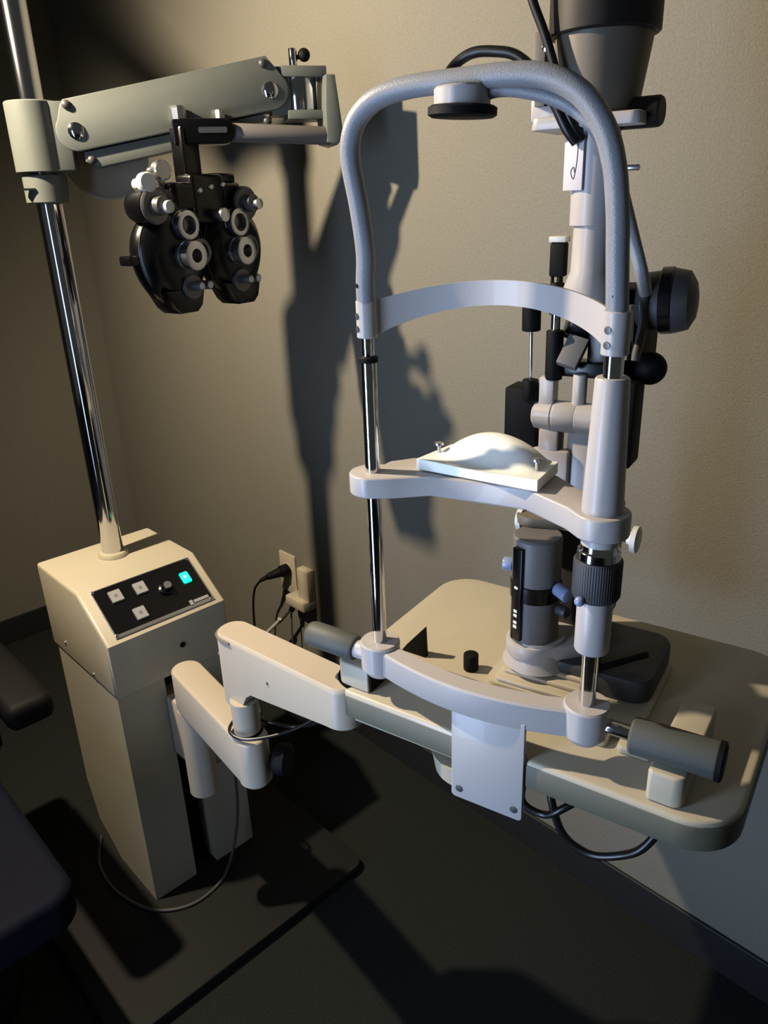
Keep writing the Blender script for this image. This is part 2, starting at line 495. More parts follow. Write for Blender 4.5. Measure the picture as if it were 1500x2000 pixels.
# local x = face normal (towards room), local y = width (away), z up
ph = thing('phoropter', 'black phoropter with chrome lens rings hanging from the grey green arm', 'phoropter', (cx, cy, 1.34), PAZ)
def at_arm(t):           # point on the rod in phoropter local coordinates
    wx = PX + math.cos(AZ) * t - math.sin(AZ) * ROD_Y - cx; wy = PY + math.sin(AZ) * t + math.cos(AZ) * ROD_Y - cy
    c, s = math.cos(-PAZ), math.sin(-PAZ)
    return Vector((wx * c - wy * s, wx * s + wy * c, 0))
b = BM()
a0 = at_arm(0.248); a1 = at_arm(0.360)
dr = (a1 - a0).normalized()
ang2 = math.atan2(dr.y, dr.x)
mt = Matrix.Translation(a0) @ Matrix.Rotation(ang2, 4, 'Z')
LB = (a1 - a0).length
prism(b, rrect(-0.002, LB, 1.640, 1.684, [0.004, 0.02, 0.02, 0.006]), -0.022, 0.022, 0.003, 2, plane='xz', mtx=mt)
brk = obj('hanger_bracket', b, 'black', ph)
b = BM(); prism(b, rrect(0.045, 0.098, 1.659, 1.669, 0.003), -0.0235, -0.0205, plane='xz', mtx=mt)
obj('bracket_slot', b, 'steel', brk)
for s_ in (0.012, 0.088):
    b = BM(); p = a0 + dr * s_
    lathe(b, (p.x, p.y, 1.683), (0, 0, 1), [(0, 0.014), (0.02, 0.015), (0.024, 0.012)] if s_ < 0.05 else [(0, 0.010), (0.014, 0.010), (0.017, 0.008)], 8)
    obj('clamp_nut', b, 'steel', brk)
b = BM()
p = a0 + dr * 0.018
box(b, p.x - 0.016, p.x + 0.016, p.y - 0.022, p.y + 0.022, 1.575, 1.672, 0.004)
obj('hanger_post', b, 'black', ph)
# top bar with levels, knobs
b = BM()
box(b, -0.020, 0.028, -0.075, 0.105, 1.525, 1.575, 0.010, 3)
box(b, -0.018, 0.030, -0.030, 0.055, 1.500, 1.590, 0.008, 3)
box(b, -0.016, 0.020, 0.045, 0.098, 1.572, 1.592, 0.006, 3)
obj('top_bar', b, 'black', ph)
for yy, zz in ((-0.135, 1.572), (-0.098, 1.592)):
    b = BM()
    cyl(b, (-0.005, yy + 0.045, 1.555), (0.004, yy, zz), 0.007)
    lathe(b, (0.0, yy, zz), (1, -0.2, 0.05), [(0, 0.010), (0.028, 0.010), (0.030, 0.0175), (0.042, 0.0175), (0.045, 0.015)], 28)
    obj('pd_knob', b, 'white' if yy < -0.12 else 'steel', ph)
for yy, zz in ((-0.012, 1.560), (0.018, 1.566), (0.050, 1.570)):
    b = BM(); ball(b, (0.031, yy, zz), 0.005, 0.5, 1.4, 1)
    obj('level_bead', b, 'steel', ph)
X_N = Vector((1, 0, 0))
def half(yc, sgn, big):
    # battery body: a domed round case
    b = BM()
    prof = [(-0.028, 0.055), (-0.024, 0.074), (-0.008, 0.083), (0.006, 0.083), (0.016, 0.078), (0.030, 0.062), (0.036, 0.045)]
    x, y, d = frame(X_N)
    seg = 56
    rings = []
    zc = 1.452
    for (h, r) in prof:
        ring = []
        for i in range(seg):
            a = 2 * PI * i / seg
            dy, dz = math.cos(a), math.sin(a)
            rr = r * (1.0 + (0.22 if dz < 0 else 0.0) * (abs(dz) ** 3))
            ring.append(b.verts.new((h, yc + rr * dy + (0.018 * -sgn if dz < -0.6 else 0) * 0, zc + rr * dz)))
        rings.append(ring)
    for p_, q_ in zip(rings, rings[1:]):
        for i in range(seg):
            j = (i + 1) % seg
            b.faces.new((p_[i], p_[j], q_[j], q_[i]))
    b.faces.new(list(reversed(rings[0]))); b.faces.new(rings[-1])
    body = obj('lens_case', b, 'black', ph)
    # thin bright rim
    b = BM()
    tube(b, [(0.012, yc + 0.081 * math.cos(2 * PI * i / 30), zc + 0.081 * math.sin(2 * PI * i / 30) * (1.10 if math.sin(2 * PI * i / 30) < 0 else 1)) for i in range(31)], 0.0008, 6, 3)
    obj('case_rim', b, 'dullsteel', body)
    # bottom tongue
    b = BM()
    prism(b, [(yc - 0.050, 1.385), (yc + 0.050, 1.385), (yc + 0.040, 1.352), (yc + 0.026, 1.340), (yc - 0.016, 1.340), (yc - 0.030, 1.352)], -0.024, 0.034, 0.004, 2, plane='yz')
    obj('case_foot', b, 'black', body)
    # upper bridge to the bar
    b = BM()
    box(b, -0.018, 0.026, yc - 0.045, yc + 0.045, 1.505, 1.545, 0.010, 3)
    obj('case_neck', b, 'black', body)
    # sphere power knob on the outer top
    yk = yc + sgn * (0.052 if big else 0.020)
    b = BM()
    lathe(b, (0.0, yk, 1.535), (1, 0, 0), [(-0.015, 0.026), (0.0, 0.032), (0.034, 0.032), (0.036, 0.030)], 40)
    kn = obj('power_drum', b, 'black', ph)
    b = BM()
    lathe(b, (0.036, yk, 1.535), (1, 0, 0), [(0, 0.031), (0.004, 0.032), (0.007, 0.029), (0.008, 0.017), (0.026, 0.016), (0.028, 0.012)], 40)
    obj('drum_dial', b, 'dullsteel', kn)
    b = BM()
    cyl(b, (0.055, yk + 0.004, 1.533), (0.074, yk + 0.004, 1.533), 0.0105)
    obj('dial_button', b, 'white' if big else 'steel', kn)
    # cylinder axis ring
    ye = yc - sgn * 0.012
    def ring(py, pz, ro, ri, x0_, L_, name='lens_ring', m='steel', g=True):
        bb = BM()
        lathe(bb, (x0_, py, pz), (1, 0, 0), [(0, ro), (L_ * 0.35, ro), (L_ * 0.38, ro * 0.96), (L_ * 0.62, ro * 0.96), (L_ * 0.66, ro), (L_, ro), (L_ + 0.001, ro * 0.93), (L_ + 0.001, ri), (L_ * 0.5, ri * 0.95)], 40, cap=False)
        o_ = obj(name, bb, m, body)
        if g:
            bb = BM()
            lathe(bb, (x0_ + L_ * 0.45, py, pz), (1, 0, 0), [(0, ri), (0.003, ri * 0.95), (0.005, ri * 0.5)], 28)
            obj('lens', bb, 'glass', body)
        return o_
    ring(ye, 1.500, 0.026, 0.017, 0.024, 0.026)
    ring(ye - 0.004, 1.446, 0.0265, 0.0125, 0.030, 0.036)
    ring(ye + 0.030, 1.450, 0.025, 0.017, 0.018, 0.026, m='dullsteel')
    b = BM()
    box(b, 0.020, 0.036, ye - 0.014, ye + 0.014, 1.388, 1.470, 0.004)
    obj('cross_cylinder_arm', b, 'dullsteel', body)
    b = BM()
    lathe(b, (0.024, ye + 0.004, 1.388), (1, 0, 0), [(0, 0.024), (0.014, 0.024), (0.016, 0.022)], 32)
    obj('cylinder_dial', b, 'dullsteel', body)
    for dy in (0.0, 0.022):
        b = BM()
        cyl(b, (0.034, ye + 0.004 + dy, 1.390), (0.062, ye + 0.004 + dy, 1.390), 0.0085)
        obj('cylinder_knob', b, 'dullsteel', body)
        b = BM()
        lathe(b, (0.062, ye + 0.004 + dy, 1.390), (1, 0, 0), [(0, 0.006), (0.0015, 0.006)], 20)
        obj('knob_cap', b, 'white', body)
    return body
left = half(-0.080, -1, True)
right = half(0.080, 1, False)
b = BM()
box(b, -0.018, 0.012, -0.185, -0.160, 1.435, 1.452, 0.003)
obj('side_tab', b, 'black', left)
b = BM()
cyl(b, (0.02, 0.020, 1.515), (0.060, 0.020, 1.515), 0.013)
obj('centre_knob', b, 'steel', ph)

# ------------------------------------------------------------------ swing arm that carries the table
sw = thing('swing_arm', 'worn cream two piece swing arm between the stand and the instrument table', 'arm', (-1.27, 0.60, 0.36))
def LS(x, y):
    return x + 1.27, y - 0.60
b = BM()
box(b, *[LS(-1.414, 0)[0], LS(-1.255, 0)[0]], LS(0, 0.610)[1], LS(0, 0.657)[1], 0.40, 0.540, 0.004)
box(b, LS(-1.358, 0)[0], LS(-1.25, 0)[0], LS(0, 0.598)[1], LS(0, 0.657)[1], 0.40, 0.552, 0.006)
obj('slide_carriage', b, 'cream_worn', sw)
b = BM()
lathe(b, (*LS(-1.245, 0.602), 0.362), (0, 0, 1), [(0, 0.026), (0.004, 0.031), (0.215, 0.031)], 36)
obj('pivot_post', b, 'cream_worn', sw)
b = BM()
prism(b, capsule(LS(-1.245, 0.602), LS(-0.975, 0.572), 0.031, 0.029), 0.577, 0.672, 0.006, 3)
# deeper boss at the free end
lathe(b, (*LS(-0.975, 0.572), 0.572), (0, 0, 1), [(0, 0.024), (0.006, 0.029), (0.05, 0.029)], 36)
obj('lower_link', b, 'cream_worn', sw)
b = BM()
lathe(b, (*LS(-0.990, 0.575), 0.672), (0, 0, 1), [(0, 0.024), (0.03, 0.024), (0.066, 0.0245)], 36)
obj('elbow_post', b, 'cream_worn', sw)
b = BM()
lathe(b, (*LS(-0.990, 0.575), 0.669), (0, 0, 1), [(0, 0.0275), (0.003, 0.0275), (0.006, 0.025)], 36)
obj('elbow_gasket', b, 'matte_black', sw)
# upper link: side outline extruded, plan is a stadium
pA, pB = LS(-1.018, 0.590), LS(-0.77, 0.618)
b = BM()
n = 26
ol = capsule(pA, pB, 0.031, 0.031, 14)
dvec = Vector((pB[0] - pA[0], pB[1] - pA[1], 0)); dl = dvec.length; dvec.normalize()
def zbot(x, y):
    s = (Vector((x - pA[0], y - pA[1], 0))).dot(dvec)
    if s < 0.030: return 0.722
    if s < 0.055: return 0.722 + (s - 0.030) / 0.025 * 0.045
    return 0.767 + min(1, (s - 0.055) / 0.19) * 0.022
pts = []
m_ = len(ol)
dense = []
for i in range(m_):
    p0_, p1_ = Vector(ol[i]), Vector(ol[(i + 1) % m_])
    k = max(1, int((p1_ - p0_).length / 0.012))
    for j in range(k):
        dense.append(p0_.lerp(p1_, j / k))
rows = []
cxy = sum((Vector((p.x, p.y)) for p in dense), Vector((0, 0))) / len(dense)
for zt, inset in ((None, 0.0), (0.852, 0.0), (0.857, 0.0015), (0.860, 0.005)):
    row = []
    for p in dense:
        q = Vector((p.x, p.y))
        base = Vector(pA) + (Vector(pB) - Vector(pA)) * max(0, min(1, (q - Vector(pA)).dot(Vector((dvec.x, dvec.y))) / dl))
        q2 = q + (base - q).normalized() * inset
        row.append(b.verts.new((q2.x, q2.y, zbot(p.x, p.y) if zt is None else zt)))
    rows.append(row)
for ra, rb in zip(rows, rows[1:]):
    for i in range(len(ra)):
        j = (i + 1) % len(ra)
        b.faces.new((ra[i], ra[j], rb[j], rb[i]))
b.faces.new(rows[-1])
# underside, built in strips across
bf = b.faces.new(list(reversed(rows[0])))
bmesh.ops.triangulate(b, faces=[bf])
up_link = obj('upper_link', b, 'cream_worn', sw)
b = BM()
edge = [Vector((p.x, p.y)) for p in dense]
# worn paint along the front upper edge: a thin bare-metal sliver
wp = []
for (x, y) in [(-1.049, 0.584), (-1.040, 0.567), (-1.020, 0.5583), (-0.992, 0.5608)]:
    wp.append(Vector((*LS(x, y), 0.8535)))
tube(b, wp, 0.0022, 6, 4)
obj('paint_chip', b, 'wear', up_link)
for x, y, z, r in ((-1.035, 0.5635, 0.815, 0.0022), (-0.905, 0.5713, 0.812, 0.0022)):
    b = BM(); ball(b, (*LS(x, y), z), r, 1, 1, 1.6, 8, 6); obj('paint_chip', b, 'wear', up_link)
b = BM()
kc = Vector((*LS(-0.935, 0.600), 0.618))
lathe(b, kc + Vector((-0.03, -0.008, 0)), (0.85, 0.52, 0), [(0, 0.010), (0.016, 0.010), (0.018, 0.026), (0.020, 0.028), (0.040, 0.028), (0.044, 0.024)], 16)
obj('lock_knob', b, 'matte_black', sw)
b = BM()
prism(b, [LS(-0.80, 0.600), LS(-0.56, 0.655), LS(-0.56, 0.76), LS(-0.80, 0.67)], 0.802, 0.812, 0.003)
obj('support_plate', b, 'cream', sw)
b = BM()
lathe(b, (*LS(-0.58, 0.70), 0.758), (0, 0, 1), [(0, 0.035), (0.004, 0.055), (0.036, 0.060)], 36)
obj('swivel_hub', b, 'cream', sw)
b = BM()
tube(b, [(*LS(-0.79, 0.66), 0.80), (*LS(-0.86, 0.66), 0.72), (*LS(-0.93, 0.64), 0.675), (*LS(-0.968, 0.61), 0.68), (*LS(-1.022, 0.585), 0.681), (*LS(-1.00, 0.545), 0.682), (*LS(-0.955, 0.555), 0.682), (*LS(-0.90, 0.62), 0.70), (*LS(-0.84, 0.70), 0.76), (*LS(-0.78, 0.72), 0.80)], 0.003, 10)
tag(obj('arm_cord', b, 'cable'), 'thin black cord wrapped around the elbow of the cream swing arm', 'cord').location = (-1.27, 0.60, 0)

# ------------------------------------------------------------------ instrument table
HA = Vector((-0.698, 0.634, 0.0)); HR = math.radians(14.37)
TZ = 0.86
tb = thing('instrument_table', 'cream rounded table top under the slit lamp', 'table', (HA.x, HA.y, 0.815), HR - math.radians(2.0))
b = BM()
prism(b, rrect(-0.100, 0.487, -0.022, 0.400, [0.055, 0.065, 0.06, 0.06], 10), 0.815, TZ, 0.006, 3)
tt = obj('table_top', b, 'cream', tb)
b = BM()
prism(b, rrect(-0.1012, 0.4882, -0.0232, 0.4012, [0.056, 0.066, 0.061, 0.061], 10), 0.817, 0.853, 0.002, 2)
obj('edge_band', b, 'band', tt, 'grey olive edge band')
for (xx0, xx1, yy1, nm) in ((-0.077, -0.018, 0.052, 0), (0.384, 0.427, 0.155, 1)):
    b = BM()
    if nm == 0:
        # arched cover, open towards the right
        prism(b, rrect(xx0, xx1, -0.010, yy1, [0.018, 0.002, 0.002, 0.018]), TZ, TZ + 0.040, 0.004, 3)
    else:
        prism(b, rrect(xx0, xx1, -0.012, yy1, [0.006, 0.014, 0.010, 0.006]), TZ, TZ + 0.044, 0.004, 3)
    cv = obj('rail_cover', b, 'cream', tb)
    if nm == 0:
        b = BM(); box(b, -0.020, -0.016, -0.006, 0.048, TZ + 0.001, TZ + 0.034); obj('cover_opening', b, 'matte_black', cv)
b = BM()
cyl(b, (0.080, 0.125, TZ), (0.080, 0.125, TZ + 0.027), 0.0115, seg=28)
obj('table_knob', b, 'matte_black', tb)
b = BM()
prism(b, [(-0.040, TZ), (0.004, TZ), (0.002, TZ + 0.052), (-0.030, TZ + 0.014)], 0.115, 0.125, 0.001, plane='xz')
obj('black_wedge', b, 'matte_black', tb)
b = BM()
cyl(b, (-0.010, 0.085, TZ + 0.007), (0.385, 0.085, TZ + 0.007), 0.005, seg=14)
obj('slide_rail', b, 'chrome', tb)

# cables below the table
HM = Matrix.Translation(HA) @ Matrix.Rotation(HR, 4, 'Z')
def HP(u, v, z):
    return HM @ Vector((u, v, z))
b = BM()
tube(b, [HP(0.215, 0.10, 0.81), HP(0.205, 0.06, 0.76), HP(0.203, 0.05, 0.715), HP(0.235, 0.05, 0.704), HP(0.264, 0.05, 0.728), HP(0.30, 0.08, 0.76), HP(0.33, 0.12, 0.81)], 0.0055, 12)
tag(obj('table_cable', b, 'cable'), 'short black cable loop hanging tight under the table beside the white plate', 'cable', 'cables looping under the table')
b = BM()
tube(b, [HP(0.225, 0.10, 0.81), HP(0.243, 0.06, 0.76), HP(0.247, 0.05, 0.733), HP(0.267, 0.05, 0.682), HP(0.305, 0.05, 0.665), HP(0.347, 0.05, 0.684), HP(0.378, 0.05, 0.716), HP(0.397, 0.07, 0.76), HP(0.40, 0.10, 0.81)], 0.0058, 12)
tag(obj('table_cable', b, 'cable'), 'longest black cable, drooping in a wide loop below the table front', 'cable', 'cables looping under the table')
b = BM()
tube(b, [HP(0.29, 0.12, 0.81), HP(0.298, 0.09, 0.755), HP(0.325, 0.08, 0.728), HP(0.355, 0.09, 0.745), HP(0.372, 0.12, 0.81)], 0.005, 12)
tag(obj('table_cable', b, 'cable'), 'small black cable loop peeping under the middle of the table front', 'cable', 'cables looping under the table')

# ------------------------------------------------------------------ headrest with chin rest
hr = thing('headrest', 'pale headrest frame with chrome uprights, curved bow and white chin rest', 'headrest', (HA.x, HA.y, 0.75), HR)
b = BM()
cyl(b, (0, 0, 0.935), (0, 0, 1.350), 0.0098, seg=36, bev=0.0005)
cyl(b, (0, 0, 1.345), (0, 0, 1.385), 0.0078, seg=30, bev=0.0005)
obj('upright_rod', b, 'chrome', hr)
b = BM()
lathe(b, (0, 0, 1.347), (0, 0, 1), [(0, 0.0112), (0.001, 0.0122), (0.006, 0.0122), (0.007, 0.0112)], 28)
obj('rod_ring', b, 'matte_black', hr)
b = BM()
cyl(b, (0.30, 0, 0.935), (0.30, 0, 1.385), 0.0102, seg=36, bev=0.0005)
obj('upright_rod', b, 'chrome', hr)
b = BM()
lathe(b, (0.30, 0, 1.029), (0, 0, 1), [(0, 0.0195), (0.002, 0.0205), (0.072, 0.0205), (0.074, 0.0195)], 40)
obj('lower_sleeve', b, 'pale', hr)
b = BM()
seg = 60
x_, prof = 0, [(1.100, 0.0255), (1.104, 0.0275), (1.146, 0.0275), (1.149, 0.0255)]
rings = []
for z, r in prof:
    rings.append([b.verts.new((0.30 + (r - (0.0010 if (i % 2 and 1.101 < z < 1.148) else 0)) * math.cos(2 * PI * i / (2 * seg)), (r - (0.0010 if (i % 2 and 1.101 < z < 1.148) else 0)) * math.sin(2 * PI * i / (2 * seg)), z)) for i in range(2 * seg)])
for p_, q_ in zip(rings, rings[1:]):
    for i in range(2 * seg):
        j = (i + 1) % (2 * seg)
        b.faces.new((p_[i], p_[j], q_[j], q_[i]))
b.faces.new(list(reversed(rings[0]))); b.faces.new(rings[-1])
obj('height_ring', b, 'darkgrey', hr, 'knurled dark adjusting ring')
b = BM()
lathe(b, (0.30, 0, 1.149), (0, 0, 1), [(0, 0.0235), (0.001, 0.0245), (0.010, 0.0240), (0.013, 0.0215), (0.018, 0.021)], 40)
obj('chrome_collar', b, 'chrome', hr)
b = BM()
lathe(b, (0.30, 0, 1.165), (0, 0, 1), [(0, 0.021), (0.008, 0.0205), (0.018, 0.024)], 40)
obj('collar_neck', b, 'pale', hr)
b = BM()
lathe(b, (0.30, 0, 1.205), (0, 0, 1), [(0, 0.0225), (0.02, 0.0222), (0.147, 0.0178), (0.149, 0.0165)], 44)
obj('upper_sleeve', b, 'pale', hr)
b = BM()
ball(b, (0.290, -0.0275, 1.103), 0.006); obj('indicator_dot', b, 'bluegrey', hr)
# chin rest cross bar
b = BM()
ol = (arc(0.0, 0.0, 0.031, 95, 290, 20) + [(0.040, -0.012), (0.075, 0.016), (0.20, 0.026), (0.262, -0.008)] +
      arc(0.30, 0.0, 0.0315, 235, 430, 20) + [(0.262, 0.050), (0.215, 0.090), (0.19, 0.098), (0.06, 0.088), (0.020, 0.072), (-0.002, 0.045)])
prism(b, ol, 1.178, 1.206, 0.003, 3)
cb = obj('chin_bar', b, 'pale', hr)
# chin cup
def chin(bm):
    # plan quad: front-left, front-right, back-right, back-left
    FL, FR, BR, BL = Vector((0.050, 0.027)), Vector((0.217, 0.018)), Vector((0.215, 0.092)), Vector((0.062, 0.102))
    NU, NV = 48, 24
    top = []
    for j in range(NV + 1):
        t = j / NV
        row = []
        for i in range(NU + 1):
            s = i / NU
            p = FL.lerp(FR, s).lerp(BL.lerp(BR, s), t)
            a = (s - 0.50) / 0.44
            arch = max(0.0, 1 - a * a) ** 0.85 if abs(a) < 1 else 0.0
            ridge = max(0.0, min(1.0, (t - 0.12) / 0.62))
            ridge = ridge * ridge * (3 - 2 * ridge)
            back = 1.0 if t < 0.84 else max(0.0, 1 - ((t - 0.84) / 0.16) ** 2 * 0.9)
            a2 = (s - 0.50) / 0.26
            dip = math.exp(-a2 * a2) * math.exp(-((t - 0.18) / 0.22) ** 2) * 0.004
            row.append(bm.verts.new((p.x, p.y, 1.222 + 0.030 * arch * ridge * back - dip)))
        top.append(row)
    bot = [[bm.verts.new((v.co.x, v.co.y, 1.208)) for v in r] for r in top]
    for j in range(NV):
        for i in range(NU):
            bm.faces.new((top[j][i], top[j][i + 1], top[j + 1][i + 1], top[j + 1][i]))
            bm.faces.new((bot[j][i], bot[j + 1][i], bot[j + 1][i + 1], bot[j][i + 1]))
    for j in range(NV):
        bm.faces.new((top[j][0], top[j + 1][0], bot[j + 1][0], bot[j][0]))
        bm.faces.new((top[j][NU], bot[j][NU], bot[j + 1][NU], top[j + 1][NU]))
    for i in range(NU):
        bm.faces.new((top[0][i], bot[0][i], bot[0][i + 1], top[0][i + 1]))
        bm.faces.new((top[NV][i], top[NV][i + 1], bot[NV][i + 1], bot[NV][i]))
    return bm
cr = obj('chin_rest', chin(BM()), 'chinwhite', hr, 'white curved chin cup', angle=50)
for x, y in ((0.066, 0.058), (0.2035, 0.050)):
    b = BM()
    lathe(b, (x, y, 1.220), (0, 0, 1), [(0, 0.0025), (0.014, 0.0025), (0.0145, 0.0065), (0.017, 0.006), (0.018, 0.003)], 18)
    obj('paper_pin', b, 'steel', cr)
# forehead clamps and band
for u0 in (0.0, 0.30):
    b = BM()
    r = 0.0125 if u0 == 0 else 0.0142
    lathe(b, (u0, 0, 1.377), (0, 0, 1), [(0, r - 0.001), (0.001, r), (0.043, r), (0.044, r - 0.001)], 36)
    cl = obj('forehead_clamp', b, 'pale', hr)
    for z in (1.388, 1.403):
        b = BM()
        dd = Vector((-0.55, -0.83, 0)).normalized() if u0 == 0 else Vector((-0.35, -0.93, 0)).normalized()
        c_ = Vector((u0, 0, z)) + dd * (r - 0.001)
        lathe(b, c_, dd, [(0, 0.0042), (0.0015, 0.004), (0.0018, 0.002)], 16)
        obj('clamp_screw', b, 'dullsteel', cl)
b = BM()
N = 40
fr, bk = [], []
for i in range(N + 1):
    s = i / N
    u_ = 0.012 + (0.288 - 0.012) * s
    q = 1 - ((u_ - 0.15) / 0.138) ** 2
    v_ = 0.004 + 0.056 * max(0, q) ** 0.8
    zc_ = 1.401 + 0.026 * max(0, q) ** 0.9
    hh = 0.0205 - 0.0065 * max(0, q) ** 0.7
    row = [b.verts.new((u_, v_ + dv, zc_ + dz)) for dv, dz in ((0, -hh), (0, hh), (0.006, hh), (0.006, -hh))]
    if fr:
        for k in range(4):
            b.faces.new((fr[-1][k], fr[-1][(k + 1) % 4], row[(k + 1) % 4], row[k]))
    fr.append(row)
b.faces.new(fr[0]); b.faces.new(list(reversed(fr[-1])))
obj('forehead_band', b, 'pale', hr, 'wide curved forehead band')
# the bow
b = BM()
bow = [(0.0, 0.0, 1.405), (0.002, -0.003, 1.44), (0.006, -0.006, 1.475), (0.003, -0.010, 1.522), (-0.004, -0.013, 1.571), (0.000, -0.015, 1.597),
       (0.013, -0.015, 1.6170), (0.038, -0.015, 1.6310), (0.076, -0.015, 1.6370), (0.132, -0.015, 1.6375), (0.186, -0.015, 1.6370), (0.224, -0.015, 1.6310),
       (0.256, -0.015, 1.6140), (0.278, -0.014, 1.5860), (0.289, -0.012, 1.5550), (0.295, -0.010, 1.515), (0.297, -0.006, 1.4735), (0.299, -0.003, 1.435), (0.300, 0.0, 1.405)]
tube(b, bow, 0.0112, 28, 7)
bw = obj('bow', b, 'hammer', hr, 'thick grey blue tube bow')
for u_, z_, d_ in ((0.0015, 1.4386, Vector((-0.45, -0.9, 0))), (0.3008, 1.4362, Vector((-0.45, -0.9, 0)))):
    b = BM(); d_ = d_.normalized()
    cyl(b, Vector((u_, -0.003, z_)) + d_ * 0.0095, Vector((u_, -0.003, z_)) + d_ * 0.0116, 0.0026)
    obj('bow_hole', b, 'matte_black', bw)
# lamp pad below the bow with its flex
b = BM()
lathe(b, (0.134, -0.015, 1.614), (0, 0, 1), [(0, 0.028), (0.016, 0.028), (0.018, 0.026)], 40)
fx = obj('fixation_lamp', b, 'pale', hr)
b = BM()
lathe(b, (0.134, -0.015, 1.604), (0.05, 0, 1), [(0, 0.031), (0.002, 0.0345), (0.009, 0.0345), (0.011, 0.031)], 40)
obj('lamp_rim', b, 'matte_black', fx)
b = BM()
tube(b, [(0.150, -0.012, 1.622), (0.168, -0.008, 1.626), (0.191, -0.004, 1.6240), (0.2226, 0.0, 1.6150), (0.2484, 0.0, 1.6010), (0.2666, 0.003, 1.583), (0.279, 0.012, 1.562), (0.285, 0.022, 1.540), (0.289, 0.035, 1.518), (0.2965, 0.05, 1.4837), (0.3054, 0.055, 1.4538), (0.308, 0.07, 1.43)], 0.0068, 16)
obj('lamp_flex', b, 'hammer', fx)
# bottom bar
b = BM()
n = 24
fr = []
for i in range(n + 1):
    s = i / n
    u_ = 0.30 * s
    v_ = -0.030 * math.sin(PI * s) ** 0.9 if 0 < s < 1 else 0
    row = [b.verts.new((u_, v_ + dv, z)) for dv, z in ((-0.0135, 0.908), (-0.0150, 0.911), (-0.0150, 0.944), (-0.0125, 0.947), (0.0125, 0.947), (0.0150, 0.944), (0.0150, 0.911), (0.0135, 0.908))]
    if fr:
        for k in range(8):
            b.faces.new((fr[-1][k], fr[-1][(k + 1) % 8], row[(k + 1) % 8], row[k]))
    fr.append(row)
b.faces.new(fr[0]); b.faces.new(list(reversed(fr[-1])))
for u0 in (0.0, 0.30):
    lathe(b, (u0, 0, 0.900), (0, 0, 1), [(0, 0.020), (0.010, 0.0275), (0.050, 0.0285), (0.0525, 0.0265)], 40)
obj('lower_bar', b, 'pale', hr)
b = BM()
prism(b, rrect(0.132, 0.235, 0.762, 0.917, [0.006, 0.006, 0.001, 0.001]), -0.0360, -0.0290, 0.0008, plane='xz')
mp = obj('mounting_plate', b, 'pale', hr)
for x in (0.144, 0.224):
    b = BM(); cyl(b, (x, -0.0350, 0.778), (x, -0.0367, 0.778), 0.0055); obj('bolt_hole', b, 'darkgrey', mp)
b = BM()
box(b, 0.141, 0.229, -0.029, -0.0235, 0.765, 0.905, 0.002)
obj('clamp_block', b, 'darkgrey', mp)
for z in (0.800, 0.862):
    b = BM(); cyl(b, (0.229, -0.0262, z), (0.234, -0.0262, z), 0.0025); obj('clamp_bolt', b, 'matte_black', mp)
# grips
b = BM()
cyl(b, (-0.02, 0, 0.926), (-0.046, 0, 0.926), 0.0135); obj('grip_stub', b, 'pale', hr)
b = BM()
lathe(b, (-0.042, 0, 0.926), (-1, 0, 0.03), [(0, 0.0175), (0.003, 0.0195), (0.076, 0.0195), (0.083, 0.017), (0.088, 0.010)], 32)
obj('hand_grip', b, 'rubber', hr)
b = BM()
cyl(b, (0.32, 0, 0.926), (0.362, 0, 0.926), 0.0085); obj('grip_stub', b, 'chrome', hr)
b = BM()
lathe(b, (0.356, 0, 0.926), (1, 0, 0.01), [(0, 0.020), (0.003, 0.0225), (0.094, 0.0225), (0.098, 0.0215)], 36)
hg = obj('hand_grip', b, 'rubber', hr)
b = BM()
lathe(b, (0.453, 0, 0.927), (1, 0, 0), [(0, 0.0238), (0.006, 0.0238), (0.008, 0.020)], 36)
obj('grip_cap', b, 'matte_black', hg)

# ------------------------------------------------------------------ slit lamp
sl = thing('slit_lamp', 'upright slit lamp microscope standing on the table behind the chrome framed headrest', 'slit lamp', (HA.x, HA.y, TZ), HR)
b = BM()
prism(b, rrect(0.118, 0.350, 0.095, 0.290, [0.02, 0.03, 0.03, 0.02]), TZ, TZ + 0.010, 0.002)
obj('slide_base', b, 'cream', sl)
b = BM()
for k in range(4):
    prism(b, rrect(0.132 + 0.004 * k, 0.262 + 0.004 * k, 0.098 + 0.016 * k, 0.245, 0.010), TZ + 0.010 + 0.007 * k, TZ + 0.017 + 0.007 * k, 0.002)
obj('bellows_cover', b, 'ivory', sl)
b = BM()
prism(b, rrect(0.20, 0.345, 0.135, 0.285, [0.02, 0.03, 0.03, 0.02]), TZ + 0.010, TZ + 0.048, 0.006)
obj('carriage', b, 'darkgrey', sl)
b = BM()
cyl(b, (0.262, 0.150, TZ + 0.04), (0.268, 0.120, TZ + 0.095), 0.011); ball(b, (0.269, 0.118, TZ + 0.10), 0.018)
obj('joystick', b, 'matte_black', sl)
b = BM()
cyl(b, (0.262, 0.118, TZ + 0.055), (0.330, 0.175, TZ + 0.072), 0.0045); obj('lock_lever', b, 'matte_black', sl)
for x in (0.272, 0.33):
    b = BM(); prism(b, rrect(x, x + 0.045, 0.040, 0.072, 0.008), TZ, TZ + 0.012, 0.003); 
    obj('wheel_guard', b, 'cream', sl)
CX, CYv = 0.172, 0.150
b = BM()
lathe(b, (CX + 0.004, CYv + 0.005, TZ + 0.030), (0, 0, 1), [(0, 0.050), (0.010, 0.044), (0.030, 0.040), (0.044, 0.040)], 40)
obj('column_foot', b, 'pale', sl)
b = BM()
prism(b, capsule((CX, CYv), (CX + 0.06, CYv + 0.05), 0.040, 0.034), 0.905, 0.930, 0.004)
obj('rotation_arm', b, 'pale', sl)
b = BM()
lathe(b, (CX, CYv, 0.930), (0, 0, 1), [(0, 0.0345), (0.160, 0.0345), (0.163, 0.032)], 44)
